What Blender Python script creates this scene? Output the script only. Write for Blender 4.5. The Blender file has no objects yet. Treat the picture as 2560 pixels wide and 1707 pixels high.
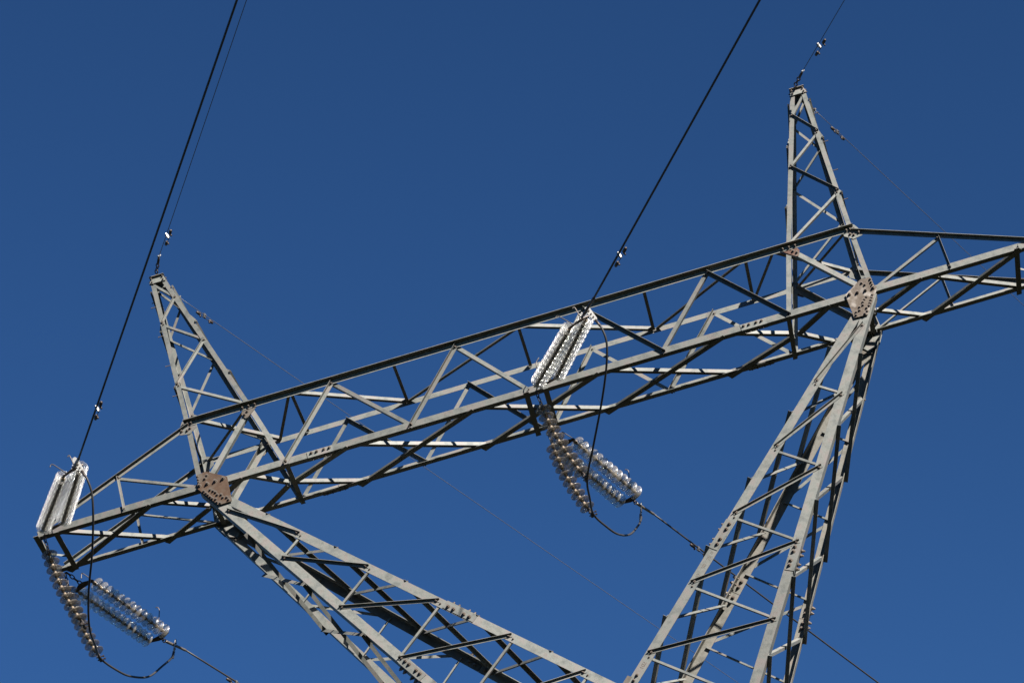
import bpy, bmesh, math, random
from mathutils import Vector, Matrix
V = Vector
random.seed(7)
scene = bpy.context.scene
C = scene.collection
Z0 = 39.66            # height of the bridge's bottom chords above the ground

# ------------------------------------------------------------------ camera
cam_d = bpy.data.cameras.new("camera"); cam = bpy.data.objects.new("camera", cam_d); C.objects.link(cam)
scene.camera = cam
cam_d.sensor_fit = 'HORIZONTAL'; cam_d.sensor_width = 36.0
cam_d.lens = 36.0 * 8132.607952517637 / 2560.0
cam_d.clip_start = 0.5; cam_d.clip_end = 6000
Rw = Matrix(((0.95952943, 0.15992188, -0.2317936), (0.28159375, -0.53648411, 0.79554369), (0.00287126, -0.82861921, -0.55980529)))
cam.matrix_world = Matrix.Translation((-0.028, -59.103, -38.064 + Z0)) @ Rw.transposed().to_4x4()

# ------------------------------------------------------------------ light
SUN = V((1.05, -1.0, 0.80)).normalized()
elev = math.asin(SUN.z); azim = math.atan2(SUN.x, SUN.y)
w = bpy.data.worlds.new("World"); scene.world = w; w.use_nodes = True
nt = w.node_tree; nt.nodes.clear()
wo = nt.nodes.new('ShaderNodeOutputWorld'); bg = nt.nodes.new('ShaderNodeBackground'); sky = nt.nodes.new('ShaderNodeTexSky')
sky.sky_type = 'NISHITA'; sky.sun_disc = False; sky.sun_elevation = elev; sky.sun_rotation = azim
sky.altitude = 900; sky.air_density = 1.0; sky.dust_density = 0.15; sky.ozone_density = 2.2
bg.inputs['Strength'].default_value = 0.05
tint = nt.nodes.new('ShaderNodeMix'); tint.data_type = 'RGBA'; tint.blend_type = 'MULTIPLY'; tint.inputs[0].default_value = 1.0
tint.inputs[7].default_value = (.230, .442, .690, 1)          # the deep, polarised blue of the clear sky
tc = nt.nodes.new('ShaderNodeTexCoord'); dp = nt.nodes.new('ShaderNodeVectorMath'); dp.operation = 'DOT_PRODUCT'   # added sky gradient: dims towards the sun and stays dim there, lowering fill
dp.inputs[1].default_value = SUN; nt.links.new(tc.outputs['Generated'], dp.inputs[0])
pm = nt.nodes.new('ShaderNodeMapRange'); pm.inputs[1].default_value = -.42; pm.inputs[2].default_value = -.04; pm.inputs[3].default_value = 1.03; pm.inputs[4].default_value = .82
pm.interpolation_type = 'SMOOTHSTEP'; nt.links.new(dp.outputs['Value'], pm.inputs[0]); nt.links.new(pm.outputs[0], bg.inputs['Strength'])
sk = nt.nodes.new('ShaderNodeMath'); sk.operation = 'MULTIPLY'; sk.inputs[1].default_value = .05; nt.links.new(pm.outputs[0], sk.inputs[0]); nt.links.new(sk.outputs[0], bg.inputs['Strength'])
nt.links.new(sky.outputs[0], tint.inputs[6]); nt.links.new(tint.outputs[2], bg.inputs['Color']); nt.links.new(bg.outputs[0], wo.inputs['Surface'])
sd = bpy.data.lights.new("sun", 'SUN'); sd.energy = 5.0; sd.angle = math.radians(0.53); sd.color = (1.0, 0.955, 0.89)
so = bpy.data.objects.new("sun", sd); C.objects.link(so)
so.rotation_euler = SUN.to_track_quat('Z', 'Y').to_euler(); so.location = (30, -50, 80)
vs = scene.view_settings
vs.view_transform = 'Standard'; vs.look = 'None'; vs.exposure = 1.6; vs.gamma = 1.0; vs.use_curve_mapping = False
scene.cycles.max_bounces = 14; scene.cycles.transmission_bounces = 12; scene.cycles.transparent_max_bounces = 48
scene.cycles.caustics_refractive = False; scene.cycles.caustics_reflective = False

# ------------------------------------------------------------------ materials
def newmat(name):
    m = bpy.data.materials.new(name); m.use_nodes = True; n = m.node_tree.nodes; l = m.node_tree.links
    return m, n, l, n['Principled BSDF']
def noise(n, l, scale, detail=4, rough=.55, vec=None, ntype='ShaderNodeTexNoise'):
    t = n.new(ntype); t.inputs['Scale'].default_value = scale
    if 'Detail' in t.inputs: t.inputs['Detail'].default_value = detail
    if 'Roughness' in t.inputs: t.inputs['Roughness'].default_value = rough
    if vec is not None: l.new(vec, t.inputs['Vector'])
    return t
def ramp(n, l, src, stops):
    r = n.new('ShaderNodeValToRGB'); cr = r.color_ramp
    while len(cr.elements) < len(stops): cr.elements.new(.5)
    for e, (p, c) in zip(cr.elements, stops): e.position = p; e.color = (*c, 1)
    l.new(src, r.inputs[0]); return r
def mixc(n, l, fac, a, b, mode='MIX'):
    m = n.new('ShaderNodeMix'); m.data_type = 'RGBA'; m.blend_type = mode
    for s, v in ((0, fac), (6, a), (7, b)):
        if hasattr(v, 'links') or hasattr(v, 'is_linked'): l.new(v, m.inputs[s])
        else: m.inputs[s].default_value = v if s == 0 else (*v, 1)
    return m.outputs[2]
def steel(name, c_hi, c_lo, c_pink, rust=0.0, rough=.55, dark_streak=.45):
    m, n, l, p = newmat(name)
    geo = n.new('ShaderNodeNewGeometry'); pos = geo.outputs['Position']
    oi = n.new('ShaderNodeObjectInfo')
    n1 = noise(n, l, 4.2, 5, .62, pos); n2 = noise(n, l, 11, 5, .65, pos); n3 = noise(n, l, 60, 3, .6, pos)
    vo = n.new('ShaderNodeTexVoronoi'); vo.inputs['Scale'].default_value = 45; l.new(pos, vo.inputs['Vector'])
    base = ramp(n, l, n1.outputs[0], [(.38, c_lo), (.5, c_hi), (.62, c_pink)]).outputs[0]
    sp = ramp(n, l, vo.outputs['Color'], [(0, (.90, .90, .90)), (1, (1.06, 1.06, 1.06))]).outputs[0]
    base = mixc(n, l, .55, base, sp, 'MULTIPLY')
    st = ramp(n, l, n2.outputs[0], [(.30, (.62, .58, .50)), (.48, (1, 1, 1))]).outputs[0]
    base = mixc(n, l, dark_streak, base, st, 'MULTIPLY')
    ov = n.new('ShaderNodeMapRange'); ov.inputs[3].default_value = .58; ov.inputs[4].default_value = 1.0
    l.new(oi.outputs['Random'], ov.inputs[0])
    cmb = n.new('ShaderNodeCombineColor')
    for i in range(3): l.new(ov.outputs[0], cmb.inputs[i])
    base = mixc(n, l, 1.0, base, cmb.outputs[0], 'MULTIPLY')
    # small rust freckles and runs
    n4 = noise(n, l, 7.5, 8, .72, pos)
    rm = n.new('ShaderNodeMapRange'); rm.inputs[1].default_value = .70 - rust * .42; rm.inputs[2].default_value = .80 - rust * .30
    l.new(n4.outputs[0], rm.inputs[0])
    rc = ramp(n, l, n3.outputs[0], [(.3, (0.073, 0.039, 0.022)), (.7, (0.134, 0.084, 0.053))]).outputs[0]
    base = mixc(n, l, rm.outputs[0], base, rc)
    l.new(base, p.inputs['Base Color'])
    rr = n.new('ShaderNodeMapRange'); rr.inputs[3].default_value = rough - .12; rr.inputs[4].default_value = rough + .2
    l.new(n2.outputs[0], rr.inputs[0]); l.new(rr.outputs[0], p.inputs['Roughness'])
    p.inputs['Metallic'].default_value = .05; p.inputs['Specular IOR Level'].default_value = .28
    b = n.new('ShaderNodeBump'); b.inputs['Strength'].default_value = .25; b.inputs['Distance'].default_value = .01
    l.new(n3.outputs[0], b.inputs['Height']); l.new(b.outputs[0], p.inputs['Normal'])
    return m
M = {}
M['galv'] = steel('galvanised_steel', (.163, .167, .150), (.122, .127, .118), (.176, .158, .145), rust=.10)
M['galv_warm'] = steel('weathered_steel', (0.151, 0.146, 0.126), (0.112, 0.106, 0.090), (0.162, 0.140, 0.118), rust=.22)
M['splice'] = steel('splice_steel', (0.129, 0.112, 0.092), (0.095, 0.078, 0.062), (0.146, 0.123, 0.101), rust=.35, rough=.5)
def plate_mat(name, tan, pale, pale_amt, rust):
    m, n, l, p = newmat(name)
    geo = n.new('ShaderNodeNewGeometry'); pos = geo.outputs['Position']
    n1 = noise(n, l, 3.4, 2, .4, pos); n2 = noise(n, l, 9, 5, .6, pos); n3 = noise(n, l, 50, 4, .6, pos)
    a = ramp(n, l, n2.outputs[0], [(.3, rust), (.6, tan)]).outputs[0]
    f = n.new('ShaderNodeMapRange'); f.inputs[1].default_value = .60 - pale_amt; f.inputs[2].default_value = .72 - pale_amt
    l.new(n1.outputs[0], f.inputs[0])
    b = mixc(n, l, f.outputs[0], a, pale)
    s = ramp(n, l, n3.outputs[0], [(.3, (.82, .80, .78)), (.6, (1, 1, 1))]).outputs[0]
    l.new(mixc(n, l, .7, b, s, 'MULTIPLY'), p.inputs['Base Color'])
    p.inputs['Roughness'].default_value = .5; p.inputs['Specular IOR Level'].default_value = .25
    bu = n.new('ShaderNodeBump'); bu.inputs['Strength'].default_value = .3; bu.inputs['Distance'].default_value = .01
    l.new(n3.outputs[0], bu.inputs['Height']); l.new(bu.outputs[0], p.inputs['Normal'])
    return m
M['rust_plate'] = plate_mat('rust_stained_plate', (.066, .041, .026), (.080, .066, .052), .08, (.048, .027, .016))
M['pale_plate'] = plate_mat('pale_mottled_plate', (.095, .076, .058), (.24, .215, .19), .07, (.060, .042, .030))
M['red_plate'] = plate_mat('red_rust_plate', (0.095, 0.050, 0.034), (0.123, 0.095, 0.078), .0, (0.067, 0.031, 0.020))
def simple(name, col, rough, metal=0., nscale=30, var=.25):
    m, n, l, p = newmat(name)
    geo = n.new('ShaderNodeNewGeometry')
    t = noise(n, l, nscale, 4, .6, geo.outputs['Position'])
    lo = tuple(c * (1 - var) for c in col); hi = tuple(min(1, c * (1 + var)) for c in col)
    l.new(ramp(n, l, t.outputs[0], [(.3, lo), (.7, hi)]).outputs[0], p.inputs['Base Color'])
    p.inputs['Roughness'].default_value = rough; p.inputs['Metallic'].default_value = metal
    return m
M['bolt'] = simple('bolt_steel', (.13, .105, .085), .45, .4)
M['cable'] = simple('conductor_aluminium', (.030, .028, .027), .55, .3, 60)
M['earth'] = simple('earth_wire_steel', (.09, .09, .095), .5, .4, 60)
M['fitting'] = simple('dark_fitting_steel', (.050, .038, .032), .5, .45, 25, .4)
M['alu'] = simple('bare_aluminium_clamp', (.34, .33, .31), .4, .3, 20, .1)
M['galv_small'] = simple('damper_clamp_steel', (.10, .095, .09), .4, .4, 20, .2)
M['cap'] = simple('insulator_cap_iron', (.24, .185, .135), .5, .35, 30, .3)
M['rod'] = simple('arcing_horn_rod', (.10, .085, .075), .45, .5, 20, .2)
M['ink'] = simple('faded_marking', (.095, .08, .065), .8, 0, 40, .5)
def glass_mat(name='toughened_glass', diffuse_amt=.18, lo=(.30, .26, .22), hi=(.46, .42, .37), refr=.28):
    """clear toughened glass: see-through, mirror glints by Fresnel, and a thin diffuse film whose colour imitates light returned by the glass"""
    m = bpy.data.materials.new(name); m.use_nodes = True; n = m.node_tree.nodes; l = m.node_tree.links
    n.remove(n['Principled BSDF']); out = n['Material Output']
    tr = n.new('ShaderNodeBsdfTransparent'); tr.inputs[0].default_value = (.965, .975, .965, 1)
    df = n.new('ShaderNodeBsdfDiffuse'); tl = n.new('ShaderNodeBsdfTranslucent'); gl = n.new('ShaderNodeBsdfGlossy')
    gl.inputs['Roughness'].default_value = .22; gl.inputs['Color'].default_value = (1, 1, 1, 1)
    geo = n.new('ShaderNodeNewGeometry'); t = noise(n, l, 18, 5, .65, geo.outputs['Position'])
    c = ramp(n, l, t.outputs[0], [(.3, lo), (.7, hi)]).outputs[0]
    l.new(c, df.inputs[0]); l.new(c, tl.inputs[0])
    rf = n.new('ShaderNodeBsdfGlass'); rf.inputs['IOR'].default_value = 1.5; rf.inputs['Roughness'].default_value = .06; rf.inputs['Color'].default_value = (.97, .98, .97, 1)
    m0 = n.new('ShaderNodeMixShader'); m0.inputs[0].default_value = refr; l.new(tr.outputs[0], m0.inputs[1]); l.new(rf.outputs[0], m0.inputs[2])
    m1 = n.new('ShaderNodeMixShader'); m1.inputs[0].default_value = .2; l.new(df.outputs[0], m1.inputs[1]); l.new(tl.outputs[0], m1.inputs[2])
    m2 = n.new('ShaderNodeMixShader'); m2.inputs[0].default_value = diffuse_amt; l.new(m0.outputs[0], m2.inputs[1]); l.new(m1.outputs[0], m2.inputs[2])
    lw = n.new('ShaderNodeLayerWeight'); lw.inputs['Blend'].default_value = .5
    pw = n.new('ShaderNodeMath'); pw.operation = 'POWER'; pw.inputs[1].default_value = 3.5; l.new(lw.outputs['Facing'], pw.inputs[0])
    fr = n.new('ShaderNodeMath'); fr.operation = 'MULTIPLY_ADD'; fr.inputs[1].default_value = .30; fr.inputs[2].default_value = .035; l.new(pw.outputs[0], fr.inputs[0])
    m3 = n.new('ShaderNodeMixShader'); l.new(fr.outputs[0], m3.inputs[0]); l.new(m2.outputs[0], m3.inputs[1]); l.new(gl.outputs[0], m3.inputs[2])
    l.new(m3.outputs[0], out.inputs['Surface']); return m
M['glass'] = glass_mat()
M['refract_tint_glass'] = glass_mat('refraction_tinted_brown_glass', .38, (.135, .105, .080), (.22, .185, .15), .20)  # brown of refracted ground and cap rust, painted into the diffuse colour
def ground_mat():
    m, n, l, p = newmat('dry_grass_ground')
    geo = n.new('ShaderNodeNewGeometry'); a = noise(n, l, .05, 6, .6, geo.outputs['Position']); b = noise(n, l, 2.5, 6, .7, geo.outputs['Position'])
    c1 = ramp(n, l, a.outputs[0], [(.35, (.007, .010, .004)), (.65, (.018, .017, .009))]).outputs[0]
    c2 = ramp(n, l, b.outputs[0], [(.3, (.5, .5, .5)), (.7, (1.2, 1.2, 1.2))]).outputs[0]
    l.new(mixc(n, l, .8, c1, c2, 'MULTIPLY'), p.inputs['Base Color']); p.inputs['Roughness'].default_value = .95
    return m
M['ground'] = ground_mat()

# ------------------------------------------------------------------ helpers
def tag(o, label=None, cat=None, group=None, kind=None):
    for k, v in (('label', label), ('category', cat), ('group', group), ('kind', kind)):
        if v: o[k] = v
    return o
def finish(name, bm, mat, parent=None, smooth=False):
    bmesh.ops.recalc_face_normals(bm, faces=bm.faces)
    me = bpy.data.meshes.new(name); bm.to_mesh(me); bm.free()
    if smooth:
        for p in me.polygons: p.use_smooth = True
    me.materials.append(M[mat] if isinstance(mat, str) else mat)
    o = bpy.data.objects.new(name, me); C.objects.link(o)
    if parent is not None: o.parent = parent
    return o
def empty(name, loc=(0, 0, 0)):
    o = bpy.data.objects.new(name, None); o.location = loc; C.objects.link(o); o.empty_display_size = .3
    return o
def prism(bm, pts, d):
    """closed polygon pts swept by vector d"""
    a = [bm.verts.new(p) for p in pts]; b = [bm.verts.new(V(p) + d) for p in pts]
    bm.faces.new(a); bm.faces.new(b[::-1]); n = len(a)
    for i in range(n): bm.faces.new((a[i], b[i], b[(i + 1) % n], a[(i + 1) % n]))
def angle_bm(bm, p1, p2, a, b, wa, wb, t):
    p1 = V(p1); p2 = V(p2); ax = (p2 - p1).normalized()
    a = (a - ax * a.dot(ax)).normalized(); b = (b - ax * b.dot(ax)); b = (b - a * b.dot(a)).normalized()
    sec = [V((0, 0, 0)), a * wa, a * wa + b * t, a * (t * 1.6) + b * t, a * t + b * (t * 1.6), a * t + b * wb, b * wb]
    prism(bm, [p1 + s for s in sec], p2 - p1)
def up(z): return z + Z0
def P3(x, y, z): return V((x, y, z + Z0))
def cyl(bm, p, d, r, segs=8, r2=None):
    p = V(p); d = V(d); r2 = r if r2 is None else r2
    q = d.to_track_quat('Z', 'Y').to_matrix()
    A = [bm.verts.new(p + q @ V((math.cos(2 * math.pi * i / segs) * r, math.sin(2 * math.pi * i / segs) * r, 0))) for i in range(segs)]
    B = [bm.verts.new(p + d + q @ V((math.cos(2 * math.pi * i / segs) * r2, math.sin(2 * math.pi * i / segs) * r2, 0))) for i in range(segs)]
    bm.faces.new(A[::-1]); bm.faces.new(B)
    for i in range(segs): bm.faces.new((A[i], A[(i + 1) % segs], B[(i + 1) % segs], B[i]))
def tube(bm, pts, r, segs=8, closed=False):
    pts = [V(p) for p in pts]; n = len(pts); rings = []
    prev = None
    for i, p in enumerate(pts):
        t = (pts[min(i + 1, n - 1)] - pts[max(i - 1, 0)]).normalized()
        if prev is None:
            u = t.orthogonal().normalized()
        else:
            u = (prev - t * prev.dot(t)).normalized()
        prev = u; v = t.cross(u); rr = r(i / (n - 1)) if callable(r) else r
        rings.append([bm.verts.new(p + (u * math.cos(2 * math.pi * k / segs) + v * math.sin(2 * math.pi * k / segs)) * rr) for k in range(segs)])
    for a, b in zip(rings, rings[1:]):
        for k in range(segs): bm.faces.new((a[k], a[(k + 1) % segs], b[(k + 1) % segs], b[k]))
    bm.faces.new(rings[0][::-1]); bm.faces.new(rings[-1])
def catmull(pts, n=8):
    pts = [V(p) for p in pts]; out = []
    ext = [pts[0] * 2 - pts[1]] + pts + [pts[-1] * 2 - pts[-2]]
    for i in range(1, len(ext) - 2):
        a, b, c, d = ext[i - 1:i + 3]
        for k in range(n):
            t = k / n
            out.append(.5 * ((2 * b) + (c - a) * t + (2 * a - 5 * b + 4 * c - d) * t * t + (3 * b - a - 3 * c + d) * t ** 3))
    out.append(pts[-1]); return out
def lathe(bm, prof, segs=32):
    rings = []
    for r, z in prof:
        if r < 1e-6: rings.append([bm.verts.new((0, 0, z))])
        else: rings.append([bm.verts.new((r * math.cos(2 * math.pi * k / segs), r * math.sin(2 * math.pi * k / segs), z)) for k in range(segs)])
    for a, b in zip(rings, rings[1:]):
        for k in range(segs):
            k2 = (k + 1) % segs
            if len(a) == 1 and len(b) == 1: continue
            if len(a) == 1: bm.faces.new((a[0], b[k], b[k2]))
            elif len(b) == 1: bm.faces.new((a[k], a[k2], b[0]))
            else: bm.faces.new((a[k], a[k2], b[k2], b[k]))

# ------------------------------------------------------------------ ground
bm = bmesh.new(); N = 48; ring = [bm.verts.new((2500 * math.cos(2 * math.pi * i / N), 2500 * math.sin(2 * math.pi * i / N), 0)) for i in range(N)]
bm.faces.new(ring); g = finish('ground', bm, 'ground'); tag(g, 'dry grassy field the pylon stands on, below the frame', 'ground', kind='structure')

# ================================================================== THE PYLON
tower = empty('lattice_pylon'); tag(tower, 'galvanised steel lattice pylon with two pointed peaks and V shaped legs', 'pylon')
jit = lambda: random.uniform(0, .0016)
D2 = .8; H = 1.63; XO = 7.49; XI = 6.09; T = .009

bolts = []            # (size, location, normal, owner)
def chord(name, p1, p2, a, b, w_, t=T, mat='galv', w2=None):
    bm = bmesh.new(); angle_bm(bm, p1, p2, V(a), V(b), w_, w2 or w_, t)
    return finish(name, bm, mat, tower)
def brace(p1, p2, n, outside, w_=.07, top=1, mat='galv', ext=.05, name='diagonal_brace', upv=V((0, 0, 1)), wo_=None, gap=.0):
    """angle iron lying in a lattice face with outward normal n; its second flange stands out of (or into) the face at its upper (top=1) edge"""
    p1 = V(p1); p2 = V(p2); n = V(n); ax = (p2 - p1).normalized(); p1 = p1 - ax * ext; p2 = p2 + ax * ext
    n = (n - ax * n.dot(ax)).normalized(); q = n.cross(ax).normalized()
    if q.dot(upv) < 0: q = -q
    q = q * top
    off = (n * (.003 + jit() + gap)) if outside else (-n * (T + .004 + jit() + gap))
    bm = bmesh.new()
    angle_bm(bm, p1 + q * w_ / 2 + off, p2 + q * w_ / 2 + off, -q, n if outside else -n, w_, wo_ or w_, .008)
    for pe, sg in ((p1, 1), (p2, -1)):
        if n.y < .3: bolts.append(('small', pe + ax * sg * (ext + .02) + n * (.012 if outside else .001), n, None))
    return finish(name, bm, mat, tower)

# bolts: shared meshes (see also brace), placed on plates; the largest hundred are parts of their own
def bolt_mesh(r, h):
    bm = bmesh.new()
    cyl(bm, (0, 0, 0), (0, 0, .006), r * 1.55, 14)
    cyl(bm, (0, 0, .006), (0, 0, h * .5), r * 1.25, 6)
    cyl(bm, (0, 0, .006 + h * .5), (0, 0, h * .5), r * .72, 10)
    bmesh.ops.recalc_face_normals(bm, faces=bm.faces)
    me = bpy.data.meshes.new('bolt'); bm.to_mesh(me); bm.free(); me.materials.append(M['bolt']); return me
BM = {'big': bolt_mesh(.030, .072), 'mid': bolt_mesh(.022, .044), 'small': bolt_mesh(.014, .03), 'leg': bolt_mesh(.029, .060)}
def bolt(size, p, n, owner): bolts.append((size, V(p), V(n), owner))

def gusset(pts, n, t=.014, mat='galv', name='gusset_plate'):
    bm = bmesh.new(); n = V(n).normalized()
    prism(bm, [V(p) for p in pts], n * t)
    bmesh.ops.bevel(bm, geom=bm.edges[:], offset=.002, segments=1, affect='EDGES')
    return finish(name, bm, mat, tower)

for sy in (-1, 1):
    Y = sy * D2
    out = V((0, sy, 0)); inn = -out; up_ = V((0, 0, 1))
    # bottom chords: upright flange in the face, flat flange below pointing inwards
    bw = .15
    chord('bridge_bottom_chord', P3(-4.75, Y, -bw / 2), P3(4.75, Y, -bw / 2), up_, inn, bw, mat='galv')
    for s in (-1, 1):
        chord('bridge_bottom_chord', P3(s * 4.76, Y, -bw / 2), P3(s * 7.45, Y, -bw / 2), up_, inn, bw, mat='galv')
        chord('arm_bottom_chord', P3(s * 7.46, Y, -bw / 2), P3(s * 11.12, Y, -bw / 2), up_, inn, bw, mat='galv' )
        # splice of the bottom chord: cover angle outside and four bolts
        bm = bmesh.new(); angle_bm(bm, P3(s * 4.55, Y + sy * .013, -bw / 2 - .013), P3(s * 5.12, Y + sy * .013, -bw / 2 - .013), up_, inn, bw, bw, .012)
        sp = finish('splice_cover', bm, 'galv', tower)
        for k, x in enumerate((4.62, 4.74, 4.90, 5.02)):
            if sy < 0: bolt('mid', P3(s * x, Y - .014, .015), (0, -1, 0), sp)
            bolt('small', P3(s * x, Y - sy * .05, -bw / 2 - .026), (0, 0, -1), sp)
        # sloping top chord of the arm
        chord('arm_top_chord', P3(s * 7.50, Y + sy * .006, H - .02), P3(s * 10.98, Y + sy * .006, .10), V((0, 0, -1)), out if sy < 0 else inn, .085)
    # top chord: flat flange stands outwards at the top and shades the upright flange
    chord('bridge_top_chord', P3(-7.56, Y + sy * .016, H + .06), P3(7.56, Y + sy * .016, H + .06), V((0, 0, -1)), out, .122, w2=.130)
    # face diagonals of the bridge
    nodes_b = (-5.6, -2.8, 0, 2.8, 5.6); nodes_t = (-4.22, -1.42, 1.42, 4.22)
    for s in (-1, 1):
        for xb, xt in ((5.6, 4.22), (2.8, 1.42)):
            brace(P3(s * xb, Y, -.03), P3(s * xt, Y, H - .02), out, True, .085, 1, ext=.05, gap=.0)
        for xb, xt in ((2.8, 4.22), (0, 1.42)):
            dx = .16 if xb == 0 else 0
            brace(P3(s * (xb + dx), Y, .0), P3(s * xt, Y, H - .02), out, False, .085, -1 if sy < 0 else 1, ext=.0 if sy < 0 else .05)
        # end panel: inner gusset to leg plate
        brace(P3(s * (XI + .02), Y, H - .05), P3(s * 7.30, Y, .12), out, False, .11 if sy < 0 else .13, -1 if sy < 0 else 1, ext=.0, mat='galv')
        # arm: post and diagonal
        brace(P3(s * 9.2, Y, .84), P3(s * 9.2, Y, -.02), out, sy < 0, .055, 1, ext=.02, name='arm_post', upv=V((s, 0, 0)))
        brace(P3(s * 9.2, Y, .80), P3(s * 7.55, Y, .02), out, False, .06, -1, ext=.02)

# ---- bottom face of the bridge and arms
dn = V((0, 0, -1)); zb = -.075
def bot(x1, s1, x2, s2, w_=.10):
    """member of the bottom face; chooses dark outer / light inner position by its lie"""
    p1 = P3(x1, s1 * D2, zb); p2 = P3(x2, s2 * D2, zb)
    if p1.x > p2.x: p1, p2 = p2, p1
    d = p2 - p1
    light = d.x * d.y > 0
    ax = d.normalized(); n = V((0, 0, 1)); q = V((ax.y, -ax.x, 0))
    if q.y > 0: q = -q                       # towards the viewer's side
    bm = bmesh.new()
    if light:                                # upright flange at the near edge
        o = V((0, 0, .018 + jit())); ww = w_ * .88
        p1 = p1 + ax * (.10 if p1.y < -.1 else .02); p2 = p2 - ax * (.10 if p2.y < -.1 else .02)
        angle_bm(bm, p1 + q * ww / 2 + o, p2 + q * ww / 2 + o, V((0, 0, 1)), -q, ww, ww, .009)
    else:                                    # flat flange outermost, upright flange at the far edge
        o = V((0, 0, -.014 - jit())); e = ax * .10; w_ = w_ * 1.5
        e1 = e if p1.y > .1 else -e * .35; e2 = e if p2.y > .1 else -e * .35
        angle_bm(bm, p1 - e1 - q * w_ / 2 + o, p2 + e2 - q * w_ / 2 + o, V((0, 0, 1)), q, w_, w_, .009)
    return finish('bottom_brace', bm, 'galv', tower)
def bmid(x1, y1, x2, y2, w_=.10):
    p1 = V((x1, y1)); p2 = V((x2, y2)); return bot(x1, y1 / D2, x2, y2 / D2, w_)
for a, b in ((-4.2, -1.4), (1.4, 4.2)):
    bot(a, -1, b, 1); bot(a, 1, b, -1)
for s in (-1, 1):
    bmid(s * 1.4, -D2, 0, 0); bmid(s * 1.4, D2, 0, 0)
    bmid(s * 4.2, -D2, s * 5.66, 0); bmid(s * 4.2, D2, s * 5.66, 0)
    bmid(s * 5.72, 0, s * 6.55, -D2); bmid(s * 5.72, 0, s * 6.55, D2)
    bmid(s * 6.55, -D2, s * 7.49, 0); bmid(s * 6.55, D2, s * 7.49, 0)
    bmid(s * 7.49, 0, s * 8.6, -D2, .09); bmid(s * 7.49, 0, s * 8.6, D2, .09)
    bot(s * 8.6, -1, s * 10.82, 1); bot(s * 8.6, 1, s * 10.82, -1)
def strut(x, w_=.10, y1=-D2, y2=D2, z=zb, s=1, name='cross_strut', ext=.06):
    bm = bmesh.new(); angle_bm(bm, P3(x, y1 - ext, z - .03), P3(x, y2 + ext, z - .03), V((0, 0, 1)), V((s, 0, 0)), w_, w_, .01)
    return finish(name, bm, 'galv', tower)
for s in (-1, 1):
    strut(s * 5.64, .10, s=-s); strut(s * 7.42, .11, s=-s, ext=-.012)
for x0 in (-10.92, 0, 10.92):
    strut(x0 - .19, .115, s=-1, name='hanger_beam', ext=.10); strut(x0 + .12, .115, s=1, name='hanger_beam', ext=.03)
    bm = bmesh.new(); angle_bm(bm, P3(x0 - .19, .0, zb + .06), P3(x0 + .2, .35, zb + .06), V((0, 0, -1)), V((0, 1, 0)), .05, .05, .008); finish('hanger_tie', bm, 'galv', tower)

# ---- top face bracing
def top(x1, s1, x2, s2, w_=.08, dark=False):
    p1 = P3(x1, s1 * D2, H + .0); p2 = P3(x2, s2 * D2, H + .0); ax = (p2 - p1).normalized(); q = V((ax.y, -ax.x, 0))
    if q.y > 0: q = -q
    bm = bmesh.new(); o = V((0, 0, jit()))
    if dark: angle_bm(bm, p1 - q * w_ / 2 + o, p2 - q * w_ / 2 + o, V((0, 0, 1)), q, w_, w_, .008)
    else: angle_bm(bm, p1 + q * w_ / 2 + o, p2 + q * w_ / 2 + o, V((0, 0, 1)), -q, w_, w_, .008)
    return finish('top_brace', bm, 'galv', tower)
top(-5.13, -1, -2.84, 1); top(-2.84, 1, 0, -1, dark=True); top(0, -1, 2.83, 1); top(2.9, 1, 5.05, -1, dark=True)
for x in (-5.13, -2.83, 0, 2.83, 5.13): top(x - .01, -1, x + .01, 1, .07, dark=True)
top(-5.2, -1, -5.76, 1, .07, dark=True); top(5.15, 1, 5.74, -1, .07, dark=True)
top(-7.28, -1, -5.76, 1, .08); top(5.74, -1, 7.35, 1, .08)
for s in (-1, 1): top(s * 7.40, -1 if s > 0 else 1, s * 6.15, 1 if s > 0 else -1, .07, dark=True)

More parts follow.
